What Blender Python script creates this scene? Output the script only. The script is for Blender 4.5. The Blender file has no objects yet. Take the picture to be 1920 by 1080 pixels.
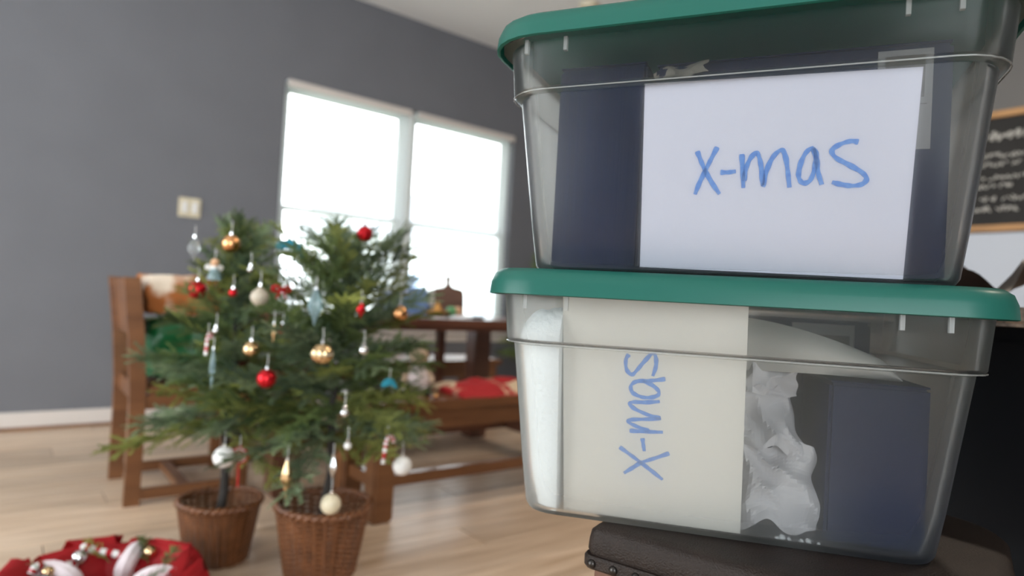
import bpy, bmesh, math, random
from mathutils import Vector, Matrix, noise
R = math.radians
PI = math.pi
random.seed(7)
S = bpy.context.scene
COL = S.collection

# ------------------------------------------------------------------ camera
CAM_H = 0.88
F_PX, YAW, PITCH, ROLL = 1217.0, R(38.3), R(1.16), R(3.22)
cF = Vector((math.sin(YAW)*math.cos(PITCH), math.cos(YAW)*math.cos(PITCH), math.sin(PITCH)))
r0 = Vector((math.cos(YAW), -math.sin(YAW), 0)); u0 = r0.cross(cF)
cR = math.cos(ROLL)*r0 + math.sin(ROLL)*u0
cU = -math.sin(ROLL)*r0 + math.cos(ROLL)*u0
cam_d = bpy.data.cameras.new('camera'); cam = bpy.data.objects.new('camera', cam_d); COL.objects.link(cam)
cam.matrix_world = Matrix((( cR.x, cU.x, -cF.x, 0), (cR.y, cU.y, -cF.y, 0), (cR.z, cU.z, -cF.z, CAM_H), (0, 0, 0, 1)))
cam_d.sensor_width = 36; cam_d.lens = F_PX/1920*36; cam_d.clip_start = .02
cam_d.dof.use_dof = True; cam_d.dof.focus_distance = .715; cam_d.dof.aperture_fstop = 2.7
S.camera = cam
def at(u, v, D):            # a place in the room, from where the photograph shows it and how deep it stands
    return Vector((0, 0, CAM_H)) + D*(cF + (u-960)/F_PX*cR - (v-540)/F_PX*cU)

# ------------------------------------------------------------------ world, daylight, exposure
world = bpy.data.worlds.new('overcast_sky'); S.world = world; world.use_nodes = True
bg = world.node_tree.nodes['Background']
bg.inputs['Color'].default_value = (.90, .95, 1.0, 1); bg.inputs['Strength'].default_value = 7.8
S.view_settings.view_transform = 'Standard'; S.view_settings.look = 'None'
S.view_settings.exposure = 0.22; S.view_settings.gamma = 1; S.view_settings.use_curve_mapping = False
cy = S.cycles
cy.use_denoising = True; cy.max_bounces = 10; cy.diffuse_bounces = 4; cy.glossy_bounces = 4
cy.transmission_bounces = 6; cy.transparent_max_bounces = 24; cy.sample_clamp_indirect = 6
cy.caustics_reflective = False; cy.caustics_refractive = False
WALL_Y, LEFT_X, RIGHT_X, FRONT_Y, CEIL = 4.583, -3.0, 4.5, -2.8, 3.08
# openings: (x0, x1, z0, z1)
WIN_BACK = (1.50, 3.55, .60, 2.35)
WIN_LEFT = (.4, 4.0, .08, 2.60)      # along y, on the left wall (patio doors behind the camera's left)
WIN_FRONT = (-2.8, -.2, .25, 2.75)     # along x, on the wall behind the camera
def portal(loc, rot, sx, sy):
    l = bpy.data.lights.new('daylight_portal', 'AREA'); l.shape = 'RECTANGLE'; l.size = sx; l.size_y = sy
    o = bpy.data.objects.new('daylight_portal', l); COL.objects.link(o); o.location = loc; o.rotation_euler = rot
    l.cycles.is_portal = True
portal(((WIN_BACK[0]+WIN_BACK[1])/2, WALL_Y+.15, (WIN_BACK[2]+WIN_BACK[3])/2), (R(-90), 0, 0), 2.05, 1.75)
portal((LEFT_X-.15, (WIN_LEFT[0]+WIN_LEFT[1])/2, (WIN_LEFT[2]+WIN_LEFT[3])/2), (R(90), 0, R(-90)), 3.6, 2.52)
portal(((WIN_FRONT[0]+WIN_FRONT[1])/2, FRONT_Y-.15, (WIN_FRONT[2]+WIN_FRONT[3])/2), (R(90), 0, 0), 2.6, 2.5)

# ------------------------------------------------------------------ materials
MATS = {}
def mat(name, col=(.8, .8, .8), rough=.5, metal=0., spec=.5, var=0., scale=8., stretch=(1, 1, 1), bump=0., bscale=None,
        trans=0., col2=None, coat=0., objvar=0., sheen=0., hard=None):
    if name in MATS: return MATS[name]
    m = bpy.data.materials.new(name); m.use_nodes = True; nt = m.node_tree; N = nt.nodes; Lk = nt.links
    b = N['Principled BSDF']; out = N['Material Output']
    b.inputs['Base Color'].default_value = (*col, 1); b.inputs['Roughness'].default_value = rough
    b.inputs['Metallic'].default_value = metal; b.inputs['Specular IOR Level'].default_value = spec
    if coat: b.inputs['Coat Weight'].default_value = coat; b.inputs['Coat Roughness'].default_value = .15
    if sheen: b.inputs['Sheen Weight'].default_value = sheen
    csock = None
    if var or bump or col2:
        tc = N.new('ShaderNodeTexCoord'); mp = N.new('ShaderNodeMapping'); mp.inputs['Scale'].default_value = stretch
        Lk.new(tc.outputs['Object'], mp.inputs['Vector'])
        if objvar:
            oi = N.new('ShaderNodeObjectInfo'); mu = N.new('ShaderNodeVectorMath'); mu.operation = 'SCALE'; mu.inputs['Scale'].default_value = 17
            cx = N.new('ShaderNodeCombineXYZ'); Lk.new(oi.outputs['Random'], cx.inputs[0]); Lk.new(oi.outputs['Random'], cx.inputs[1])
            Lk.new(cx.outputs[0], mu.inputs[0]); Lk.new(mu.outputs[0], mp.inputs['Location'])
    if var or col2:
        nz = N.new('ShaderNodeTexNoise'); nz.inputs['Scale'].default_value = scale; nz.inputs['Detail'].default_value = 5
        Lk.new(mp.outputs[0], nz.inputs['Vector'])
        rp = N.new('ShaderNodeValToRGB'); Lk.new(nz.outputs['Fac'], rp.inputs[0])
        a = col; c = col2 if col2 else tuple(min(1, x*(1+var)) for x in col)
        a = tuple(x*(1-var) for x in col) if not col2 else a
        rp.color_ramp.elements[0].position = hard[0] if hard else .3; rp.color_ramp.elements[1].position = hard[1] if hard else .7
        rp.color_ramp.elements[0].color = (*a, 1); rp.color_ramp.elements[1].color = (*c, 1)
        csock = rp.outputs[0]
        Lk.new(csock, b.inputs['Base Color'])
    if objvar:
        oi2 = N.new('ShaderNodeObjectInfo'); mr = N.new('ShaderNodeMapRange')
        mr.inputs[3].default_value = 1-objvar; mr.inputs[4].default_value = 1+objvar
        Lk.new(oi2.outputs['Random'], mr.inputs[0])
        hs = N.new('ShaderNodeHueSaturation'); Lk.new(mr.outputs[0], hs.inputs['Value'])
        if csock: Lk.new(csock, hs.inputs['Color'])
        else: hs.inputs['Color'].default_value = (*col, 1)
        Lk.new(hs.outputs[0], b.inputs['Base Color']); csock = hs.outputs[0]
    if bump:
        n2 = N.new('ShaderNodeTexNoise'); n2.inputs['Scale'].default_value = bscale or scale*4; n2.inputs['Detail'].default_value = 6
        Lk.new(mp.outputs[0], n2.inputs['Vector'])
        bp = N.new('ShaderNodeBump'); bp.inputs['Strength'].default_value = bump; bp.inputs['Distance'].default_value = .004
        Lk.new(n2.outputs['Fac'], bp.inputs['Height']); Lk.new(bp.outputs[0], b.inputs['Normal'])
    if trans:
        tl = N.new('ShaderNodeBsdfTranslucent'); mx = N.new('ShaderNodeMixShader'); mx.inputs[0].default_value = trans
        if csock: Lk.new(csock, tl.inputs['Color'])
        else: tl.inputs['Color'].default_value = (*col, 1)
        Lk.new(b.outputs[0], mx.inputs[1]); Lk.new(tl.outputs[0], mx.inputs[2]); Lk.new(mx.outputs[0], out.inputs['Surface'])
    MATS[name] = m
    return m
def clear_mat(name, tint, haze, hazecol, rough=.12, gloss=1.35, slab=False, fwd=.5):
    """clear plastic or glass: mostly see-through, some milky scatter, a Fresnel shine"""
    m = bpy.data.materials.new(name); m.use_nodes = True; nt = m.node_tree; N = nt.nodes; Lk = nt.links
    N.remove(N['Principled BSDF']); out = N['Material Output']
    tr = N.new('ShaderNodeBsdfTransparent'); tr.inputs[0].default_value = (*tint, 1)
    di = N.new('ShaderNodeBsdfDiffuse'); di.inputs[0].default_value = (*hazecol, 1)
    tl = N.new('ShaderNodeBsdfTranslucent'); tl.inputs[0].default_value = (*hazecol, 1)
    hz = N.new('ShaderNodeMixShader'); hz.inputs[0].default_value = fwd; Lk.new(di.outputs[0], hz.inputs[1]); Lk.new(tl.outputs[0], hz.inputs[2])
    if slab:
        rf = N.new('ShaderNodeBsdfRefraction'); rf.inputs['Color'].default_value = (*hazecol, 1); rf.inputs['Roughness'].default_value = .6; rf.inputs['IOR'].default_value = 1.15
        h2 = N.new('ShaderNodeMixShader'); h2.inputs[0].default_value = .15; Lk.new(hz.outputs[0], h2.inputs[1]); Lk.new(rf.outputs[0], h2.inputs[2]); hz = h2
    m1 = N.new('ShaderNodeMixShader'); m1.inputs[0].default_value = haze
    if slab:      # the path through a scattering sheet grows as 1/cos of the angle
        ge = N.new('ShaderNodeNewGeometry'); dp = N.new('ShaderNodeVectorMath'); dp.operation = 'DOT_PRODUCT'
        Lk.new(ge.outputs['Normal'], dp.inputs[0]); Lk.new(ge.outputs['Incoming'], dp.inputs[1])
        ab = N.new('ShaderNodeMath'); ab.operation = 'ABSOLUTE'; Lk.new(dp.outputs['Value'], ab.inputs[0])
        mx_ = N.new('ShaderNodeMath'); mx_.operation = 'MAXIMUM'; mx_.inputs[1].default_value = .06; Lk.new(ab.outputs[0], mx_.inputs[0])
        iv = N.new('ShaderNodeMath'); iv.operation = 'DIVIDE'; iv.inputs[0].default_value = 1; Lk.new(mx_.outputs[0], iv.inputs[1])
        pw_ = N.new('ShaderNodeMath'); pw_.operation = 'POWER'; pw_.inputs[0].default_value = 1-haze; Lk.new(iv.outputs[0], pw_.inputs[1])
        sb = N.new('ShaderNodeMath'); sb.operation = 'SUBTRACT'; sb.inputs[0].default_value = 1; Lk.new(pw_.outputs[0], sb.inputs[1])
        Lk.new(sb.outputs[0], m1.inputs[0])
    Lk.new(tr.outputs[0], m1.inputs[1]); Lk.new(hz.outputs[0], m1.inputs[2])
    fr = N.new('ShaderNodeFresnel'); fr.inputs[0].default_value = gloss
    gl = N.new('ShaderNodeBsdfGlossy'); gl.inputs['Roughness'].default_value = rough
    m2 = N.new('ShaderNodeMixShader'); Lk.new(fr.outputs[0], m2.inputs[0]); Lk.new(m1.outputs[0], m2.inputs[1]); Lk.new(gl.outputs[0], m2.inputs[2])
    Lk.new(m2.outputs[0], out.inputs['Surface'])
    return m
M_wall = mat('grey_paint', (.155, .158, .175), .75, var=.04, scale=3, bump=.15, bscale=160)
M_wallk = mat('grey_kitchen_paint', (.115, .115, .12), .7)
M_tilew = mat('pale_backsplash', (.42, .46, .54), .4)
M_ceil = mat('ceiling_white', (.90, .90, .88), .9, bump=.1, bscale=120)
M_trim = mat('white_trim_paint', (.66, .60, .56), .45)
M_vinyl = mat('white_window_vinyl', (.80, .84, .84), .4)
M_slat = mat('white_blind_slat', (.9, .9, .9), .5, trans=.5)
M_plank = mat('oak_plank', (.52, .36, .235), .36, var=.0, scale=2.2, stretch=(1, 9, 1), col2=(.78, .60, .45), bump=.12, bscale=18, objvar=.16)
M_gap = mat('floor_gap', (.10, .06, .035), .8)
M_wood = mat('brown_stained_wood', (.13, .05, .018), .38, scale=3, stretch=(1, 1, 6), col2=(.22, .092, .036), bump=.06, coat=.15)
M_tablew = mat('dark_red_brown_wood', (.085, .030, .017), .32, scale=3, stretch=(1, 5, 5), col2=(.14, .055, .03), coat=.25)
M_plastic = clear_mat('clear_tote_plastic', (.99, .992, .99), .20, (.99, .99, .97), .2, 1.18, True, .97)
M_ledge = clear_mat('milky_tote_edge', (.97, .98, .98), .32, (.93, .94, .92), .2, 1.35)
M_glass = clear_mat('window_glass', (.98, .99, .985), .003, (.9, .9, .9), .02, 1.2)
M_lid = mat('green_lid_plastic', (.026, .185, .145), .36, trans=.42, spec=.5)
M_paper = mat('white_paper', (.62, .63, .745), .85, trans=.12)
M_ivory = mat('ivory_paper', (.70, .68, .635), .85, trans=.12)
M_ink = mat('blue_marker_ink', (.055, .17, .52), .6, scale=260, col2=(.13, .29, .66))
M_navy = mat('navy_cardboard', (.006, .013, .046), .6, spec=.2, var=.15, scale=6, bump=.1, bscale=90)
M_navyrib = mat('navy_corrugated_cardboard', (.006, .012, .042), .55, spec=.2, var=.25, scale=3, stretch=(60, 60, .4), bump=.25, bscale=6)
M_tissue = mat('white_tissue_paper', (.70, .69, .71), .8, trans=.2)
M_tissueb = mat('beige_tissue_paper', (.36, .33, .28), .8, trans=.25)
M_foam = mat('white_fleece', (.84, .88, .90), .95, bump=.8, bscale=140, trans=.1, sheen=.3)
M_foams = mat('white_foam_sheet', (.55, .54, .51), .7, trans=.1)
M_leather = mat('dark_brown_leather', (.020, .0125, .0095), .5, bump=.5, bscale=420, scale=40, var=.2, spec=.3)
M_nail = mat('antique_nail_metal', (.05, .045, .042), .3, metal=.9)
M_stoolw = mat('stool_wood', (.10, .035, .016), .45, scale=3, stretch=(8, 8, 1), col2=(.15, .06, .03))
M_black = mat('black_cabinet_paint', (.004, .005, .007), .5, spec=.15)
M_granite = mat('speckled_granite', (.42, .30, .22), .25, scale=70, col2=(.09, .075, .07))
M_chalk = mat('chalkboard_black', (.012, .012, .013), .8, var=.3, scale=5)
M_chalkw = mat('chalk_white', (.45, .45, .44), .9)
M_oak = mat('honey_wood_frame', (.36, .19, .07), .5, var=.2, scale=4)
M_bark = mat('dark_bark', (.028, .022, .018), .8, var=.3, scale=30)
M_leafs = [mat('cedar_leaf_%s' % n, c, .6, col2=c2, scale=11, objvar=.35, trans=.30, spec=.25)
           for n, c, c2 in (('deep', (.032, .060, .022), (.20, .26, .09)), ('yellowish', (.09, .125, .030), (.46, .49, .15)), ('bluish', (.055, .100, .060), (.31, .39, .22)))]
M_wick = mat('brown_wicker', (.17, .062, .022), .38, var=.35, scale=25, coat=.25)
M_white = mat('white_gloss', (.80, .78, .76), .25)
M_red = mat('red_gloss', (.42, .006, .012), .18, spec=.6)
M_redm = mat('red_metallic', (.55, .012, .02), .28, metal=.75)
M_gold = mat('champagne_gold', (.72, .50, .28), .14, metal=1.)
M_copper = mat('copper_gold', (.75, .38, .17), .2, metal=1.)
M_cream = mat('cream_pearl', (.66, .58, .42), .35, var=.08, scale=20)
M_beige = mat('beige_pearl', (.50, .43, .34), .4)
M_silver = mat('silver_metal', (.75, .75, .76), .2, metal=1.)
M_teal = mat('teal_felt', (.01, .20, .28), .8)
M_skyglass = clear_mat('pale_blue_glass', (.80, .92, .95), .45, (.55, .75, .80), .05, 1.45)
M_clearg = clear_mat('clear_glass', (.95, .96, .97), .22, (.8, .83, .86), .03, 1.45)
M_string = mat('white_string', (.75, .75, .75), .7)
M_ribbon = mat('red_mesh_ribbon', (.50, .012, .018), .6, trans=.3)
M_fluff = mat('white_fluffy_yarn', (.80, .72, .74), .95, bump=1., bscale=60, sheen=.4, col2=(.70, .55, .58), scale=18)
M_orange = mat('orange_white_fabric', (.36, .115, .025), .85, scale=4.5, col2=(.74, .62, .50), hard=(.52, .60))
M_green = mat('green_plastic_bag', (.003, .085, .025), .32)
M_bluebox = mat('pale_blue_card', (.34, .42, .58), .6)
M_blue = mat('mid_blue_fabric', (.16, .26, .50), .7)
M_board = mat('dark_cutting_board', (.10, .045, .03), .4, scale=3, stretch=(1, 1, 30), col2=(.17, .09, .065))
M_amber = mat('amber_glaze', (.55, .27, .06), .35)
M_peach = mat('peach_skin', (.66, .38, .22), .5)
M_lime = mat('green_skin', (.13, .38, .16), .5)
M_hair = mat('brown_yarn_hair', (.10, .06, .04), .9, bump=.6, bscale=120)
M_skin = mat('beige_doll_fabric', (.52, .38, .27), .85)
M_pinkw = mat('pinkish_white_fabric', (.70, .60, .60), .85)
M_dark = mat('charcoal_fabric', (.02, .02, .022), .8)
M_blanket = mat('red_gold_fabric', (.42, .008, .012), .75, scale=9, col2=(.66, .50, .34), hard=(.50, .56))
M_siding = mat('white_siding', (.78, .80, .82), .7)
M_roof = mat('grey_shingle', (.32, .33, .35), .9)
M_grass = mat('pale_lawn', (.35, .38, .26), .95)
M_lamp = mat('lit_diffuser', (1, .9, .8), .5)
M_lamp.node_tree.nodes['Principled BSDF'].inputs['Emission Color'].default_value = (1, .86, .7, 1); M_lamp.node_tree.nodes['Principled BSDF'].inputs['Emission Strength'].default_value = 4
M_wavy = mat('dark_brown_glaze', (.016, .009, .007), .4)
M_label = mat('grey_label_paper', (.24, .24, .245), .6)
M_labeld = mat('label_print', (.06, .055, .05), .6, scale=40, col2=(.13, .115, .10))

# ------------------------------------------------------------------ helpers
def link(name, me, m=None, parent=None, loc=None, smooth=False, rot=None):
    o = bpy.data.objects.new(name, me); COL.objects.link(o)
    if m is not None and me is not None and not me.materials: me.materials.append(m)
    if parent is not None: o.parent = parent
    if loc is not None: o.location = loc
    if rot is not None: o.rotation_euler = rot
    if smooth and me is not None:
        for p in me.polygons: p.use_smooth = True
        me.set_sharp_from_angle(angle=R(40))
    return o
def thing(name, label, cat, loc=(0, 0, 0), rz=0., group=None, rot=None):
    o = link(name, None, loc=loc); o.rotation_euler = rot if rot else (0, 0, rz); o.empty_display_size = .05
    return tag(o, label, cat, group)
def tag(o, label, cat, group=None):
    o['label'] = label; o['category'] = cat
    if group: o['group'] = group
    return o
def struct(o): o['kind'] = 'structure'; return o
def copy_tree(o, parent=None):
    c = o.copy(); COL.objects.link(c); c.parent = parent
    for ch in [x for x in CH.get(o.name, ())]: copy_tree(ch, c)
    return c
CH = {}
def index_children():
    CH.clear()
    for o in bpy.data.objects:
        if o.parent: CH.setdefault(o.parent.name, []).append(o)
class MB:
    def __init__(s): s.v = []; s.f = []
    def add(s, vs, fs):
        n = len(s.v); s.v += [tuple(x) for x in vs]; s.f += [tuple(i+n for i in f) for f in fs]; return s
    def box(s, x0, x1, y0, y1, z0, z1):
        return s.add([(x0,y0,z0),(x1,y0,z0),(x1,y1,z0),(x0,y1,z0),(x0,y0,z1),(x1,y0,z1),(x1,y1,z1),(x0,y1,z1)],
                     [(3,2,1,0),(4,5,6,7),(0,1,5,4),(1,2,6,5),(2,3,7,6),(3,0,4,7)])
    def rings(s, loops, cap0=True, cap1=True, closed=False):
        n = len(loops[0]); vs = [p for l in loops for p in l]; fs = []; k = len(loops)
        for i in range(k if closed else k-1):
            j = (i+1) % k
            for a in range(n):
                b = (a+1) % n; fs.append((i*n+a, i*n+b, j*n+b, j*n+a))
        if not closed:
            if cap0: fs.append(tuple(range(n))[::-1])
            if cap1: fs.append(tuple((k-1)*n+a for a in range(n)))
        return s.add(vs, fs)
    def lathe(s, prof, n=24, c=(0, 0, 0), amp=None):
        loops = []
        for r, z in prof:
            loops.append([(c[0]+(r*(1+(amp(t, z) if amp else 0)))*math.cos(t), c[1]+(r*(1+(amp(t, z) if amp else 0)))*math.sin(t), c[2]+z) for t in [2*PI*i/n for i in range(n)]])
        return s.rings(loops)
    def tube(s, pts, r, n=6, cap=True, closed=False):
        pts = [Vector(p) for p in pts]; loops = []; k = len(pts); prev = None
        for i, p in enumerate(pts):
            if closed: d = pts[(i+1) % k]-pts[i-1]
            else: d = pts[min(i+1, k-1)]-pts[max(i-1, 0)]
            d = d.normalized() if d.length > 1e-9 else Vector((0, 0, 1))
            if prev is None: a = d.cross(Vector((0, 0, 1)) if abs(d.z) < .9 else Vector((1, 0, 0))).normalized()
            else: a = (prev - d*prev.dot(d)); a = a.normalized() if a.length > 1e-6 else prev
            prev = a; b = d.cross(a); rr = r[i] if isinstance(r, (list, tuple)) else r
            loops.append([p+rr*(math.cos(2*PI*q/n)*a+math.sin(2*PI*q/n)*b) for q in range(n)])
        return s.rings(loops, cap, cap, closed)
    def sphere(s, c, r, nu=16, nv=10, sc=(1, 1, 1), fn=None):
        loops = []
        for j in range(1, nv):
            ph = PI*j/nv; l = []
            for i in range(nu):
                t = 2*PI*i/nu; d = Vector((math.sin(ph)*math.cos(t), math.sin(ph)*math.sin(t), -math.cos(ph)))
                k = r*(fn(d) if fn else 1); l.append((c[0]+d.x*k*sc[0], c[1]+d.y*k*sc[1], c[2]+d.z*k*sc[2]))
            loops.append(l)
        return s.rings(loops)
    def mesh(s, name):
        me = bpy.data.meshes.new(name); me.from_pydata(s.v, [], s.f); me.validate(); me.update(); return me
    def build(s, name, m, parent=None, loc=None, smooth=False, rot=None):
        return link(name, s.mesh(name), m, parent, loc, smooth, rot)
def rbox_mesh(name, sx, sy, sz, bev=.004, seg=2):
    """bevelled box, centred in x and y, standing on z=0"""
    bm = bmesh.new(); bmesh.ops.create_cube(bm, size=1)
    for v in bm.verts: v.co = Vector((v.co.x*sx, v.co.y*sy, (v.co.z+.5)*sz))
    if bev: bmesh.ops.bevel(bm, geom=list(bm.edges), offset=min(bev, sx*.45, sy*.45, sz*.45), segments=seg, affect='EDGES')
    me = bpy.data.meshes.new(name); bm.to_mesh(me); bm.free(); return me
def rbox(name, x0, x1, y0, y1, z0, z1, m, parent=None, bev=.004, seg=2):
    return link(name, rbox_mesh(name, x1-x0, y1-y0, z1-z0, bev, seg), m, parent, ((x0+x1)/2, (y0+y1)/2, z0))
def spline(pts, n=8):
    P = [Vector(p) for p in pts]; out = []
    for i in range(len(P)-1):
        p0 = P[max(i-1, 0)]; p1 = P[i]; p2 = P[i+1]; p3 = P[min(i+2, len(P)-1)]
        for k in range(n):
            t = k/n; out.append(.5*((2*p1)+(p2-p0)*t+(2*p0-5*p1+4*p2-p3)*t*t+(3*p1-p0-3*p2+p3)*t**3))
    out.append(P[-1]); return out
def rrect(hx, hy, r, cy0=0., z=0., n=6):
    r = min(r, hx*.98, hy*.98)
    pts = []
    for cx, sy, a0 in ((hx-r, hy-r, 0), (-(hx-r), hy-r, 90), (-(hx-r), -(hy-r), 180), (hx-r, -(hy-r), 270)):
        for i in range(n+1):
            a = R(a0+90*i/n); pts.append((cx+r*math.cos(a), cy0+sy+r*math.sin(a), z))
    return pts

# ------------------------------------------------------------------ the room
def wall_with_hole(name, span, hole, axis, pos, thick, m):
    a0, a1 = span; h0, h1, z0, z1 = hole; b = MB()
    def bx(u0, u1, w0, w1):
        if axis == 'x': b.box(u0, u1, min(pos, pos+thick), max(pos, pos+thick), w0, w1)
        else: b.box(min(pos, pos+thick), max(pos, pos+thick), u0, u1, w0, w1)
    bx(a0, h0, 0, CEIL); bx(h1, a1, 0, CEIL); bx(h0, h1, 0, z0); bx(h0, h1, z1, CEIL)
    return struct(b.build(name, m))
wall_with_hole('wall_back', (LEFT_X, RIGHT_X), WIN_BACK, 'x', WALL_Y, .16, M_wall)
wall_with_hole('wall_left', (FRONT_Y, WALL_Y), WIN_LEFT, 'y', LEFT_X, -.16, M_wall)
wall_with_hole('wall_front', (LEFT_X, RIGHT_X), WIN_FRONT, 'x', FRONT_Y, -.16, M_wall)
wr = struct(MB().box(RIGHT_X, RIGHT_X+.16, FRONT_Y, WALL_Y, 0, CEIL).build('wall_right', M_wallk))
MB().box(RIGHT_X-.012, RIGHT_X, FRONT_Y+.2, 2.6, .92, 1.43).build('backsplash', M_tilew, wr)
struct(MB().box(LEFT_X, RIGHT_X, FRONT_Y, WALL_Y, CEIL, CEIL+.12).build('ceiling', M_ceil))
floor = struct(MB().box(LEFT_X, RIGHT_X, FRONT_Y, WALL_Y, -.1, -.004).build('floor', M_gap))
PW, PL = .18, 1.5
def plank_mesh(L):
    me = rbox_mesh('plank', L-.003, PW-.003, .012, .0015, 1); me.materials.append(M_plank); return me
PM = {}
row = 0; y = FRONT_Y
while y < WALL_Y-.02:
    off = -((row*.617) % 1.)*PL; x = LEFT_X+off
    while x < RIGHT_X-.01:
        a = max(x, LEFT_X); e = min(x+PL, RIGHT_X); L = round(e-a, 3)
        if L > .02:
            yc = min(y+PW/2, WALL_Y-PW/2) if y+PW > WALL_Y else y+PW/2
            if L not in PM: PM[L] = plank_mesh(L)
            if y+PW <= WALL_Y+.001: link('plank', PM[L], None, floor, ((a+e)/2, yc, -.012))
        x += PL
    y += PW; row += 1
bb = MB(); bb.box(LEFT_X, RIGHT_X, WALL_Y-.014, WALL_Y, 0, .085); bb.box(LEFT_X, RIGHT_X, WALL_Y-.010, WALL_Y, .085, .098)
bo = struct(bb.build('baseboard_back', M_trim)); MB().box(LEFT_X, RIGHT_X, WALL_Y-.028, WALL_Y-.014, 0, .016).build('shoe_moulding', M_wood, bo)
struct(MB().box(RIGHT_X-.014, RIGHT_X, FRONT_Y, WALL_Y, 0, .098).build('baseboard_right', M_trim))
struct(MB().box(LEFT_X, LEFT_X+.014, WIN_LEFT[1]+.02, WALL_Y, 0, .098).build('baseboard_left', M_trim))

# windows: two double-hung units in the visible wall
def frame_mb(x0, x1, z0, z1, w, y0, y1):
    return MB().box(x0, x0+w, y0, y1, z0, z1).box(x1-w, x1, y0, y1, z0, z1).box(x0+w, x1-w, y0, y1, z0, z0+w).box(x0+w, x1-w, y0, y1, z1-w, z1)
wx0, wx1, wz0, wz1 = WIN_BACK; wm = (wx0+wx1)/2
for i, (a, b_) in enumerate(((wx0, wm-.02), (wm+.02, wx1))):
    w = struct(link('window_%d' % (i+1), None, loc=(0, 0, 0)))
    frame_mb(a, b_, wz0, wz1, .025, WALL_Y+.06, WALL_Y+.15).build('window_frame', M_vinyl, w)
    zm = 1.46
    for nm, z0, z1, yy in (('upper_sash', zm-.02, wz1-.025, WALL_Y+.115), ('lower_sash', wz0+.025, zm+.02, WALL_Y+.085)):
        so = frame_mb(a+.025, b_-.025, z0, z1, .04, yy-.012, yy+.012).build(nm, M_vinyl, w)
        MB().box(a+.06, b_-.06, yy-.003, yy+.003, z0+.035, z1-.035).build('pane', M_glass, so)
struct(MB().box(wm-.02, wm+.02, WALL_Y+.03, WALL_Y+.15, wz0, wz1).build('trim_1', M_vinyl))
struct(MB().box(wx0-.05, wx1+.05, WALL_Y-.045, WALL_Y+.06, wz0-.022, wz0).build('trim_2', M_trim))
struct(MB().box(wx0-.03, wx1+.03, WALL_Y-.016, WALL_Y, wz0-.085, wz0-.022).build('trim_3', M_trim))
# windows that the photograph does not show but whose light it does
for nm, ax, (a, b_, z0, z1), p in (('window_3', 'y', WIN_LEFT, LEFT_X), ('window_4', 'x', WIN_FRONT, FRONT_Y)):
    w = struct(link(nm, None)); n = 3 if ax == 'y' else 2
    for k in range(n):
        u0 = a+(b_-a)*k/n; u1 = a+(b_-a)*(k+1)/n
        fr = frame_mb(u0, u1, z0, z1, .05, -.13, -.07); gl = MB().box(u0+.045, u1-.045, -.103, -.097, z0+.045, z1-.045)
        for mb in (fr, gl):
            if ax == 'y': mb.v = [(p+v[1], v[0], v[2]) for v in mb.v]
            else: mb.v = [(v[0], p+v[1], v[2]) for v in mb.v]
        f = fr.build('sash', M_vinyl, w); gl.build('pane', M_glass, f)
# blinds, slats turned open
slat_me = {}
for i, (a, b_, lab) in enumerate(((wx0+.012, wm-.03, 'white slatted blind with open slats in the window half behind the trees'),
                                  (wm+.03, wx1-.012, 'white slatted blind with open slats in the window half nearest the stacked totes'))):
    t = thing('window_blind', lab, 'blind', ((a+b_)/2, WALL_Y+.022, wz1), group='window blinds')
    rbox('valance', -(b_-a)/2, (b_-a)/2, -.05, -.038, -.055, -.002, M_trim, t, .004)
    rbox('head_rail', -(b_-a)/2, (b_-a)/2, -.03, .02, -.04, -.002, M_vinyl, t, .003)
    L = b_-a-.01; me = MB()
    me.rings([[(sx*L/2, -.024, 0), (sx*L/2, 0, .003), (sx*L/2, .024, 0), (sx*L/2, .024, .0022), (sx*L/2, 0, .0052), (sx*L/2, -.024, .0022)] for sx in (-1, 1)])
    me = me.mesh('slat'); me.materials.append(M_slat)
    z = -.085
    while z > wz0-wz1+.05:
        link('slat', me, None, t, (0, 0, z), rot=(R(4), 0, 0)); z -= .046
    rbox('bottom_rail', -L/2, L/2, -.024, .024, wz0-wz1+.008, wz0-wz1+.026, M_vinyl, t, .003)
    for x in (-L*.32, L*.32):
        MB().tube([(x, -.027, -.03), (x, -.027, wz0-wz1+.02)], .0012, 5).build('ladder_cord', M_string, t)

# outside
struct(MB().box(-30, 40, WALL_Y+.6, 60, -1.0, -.9).build('lawn', M_grass))
hb = thing('neighbour_house', 'pale sided house seen faintly through the lower window panes', 'house', (9.5, 14.5, -.9))
for k in range(16):
    rbox('siding_board', -2.6, 2.6, -.02+.0, 0, .2*k, .2*k+.185, M_siding, hb, .01, 1)
rbox('wall', -2.6, 2.6, 0, 4, 0, 3.2, M_siding, hb, .01)
MB().add([(-2.9,-.3,3.2),(2.9,-.3,3.2),(2.9,4.3,3.2),(-2.9,4.3,3.2),(-2.9,2,4.7),(2.9,2,4.7)],[(0,1,5,4),(2,3,4,5),(0,4,3),(1,2,5),(0,3,2,1)]).build('roof', M_roof, hb)
for x in (-1.4, .9):
    f = rbox('window', x-.4, x+.4, -.06, -.02, 1.2, 2.4, M_vinyl, hb, .01); rbox('pane', -.33, .33, -.03, -.021, .07, 1.13, M_bluebox, f, .002)

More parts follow.
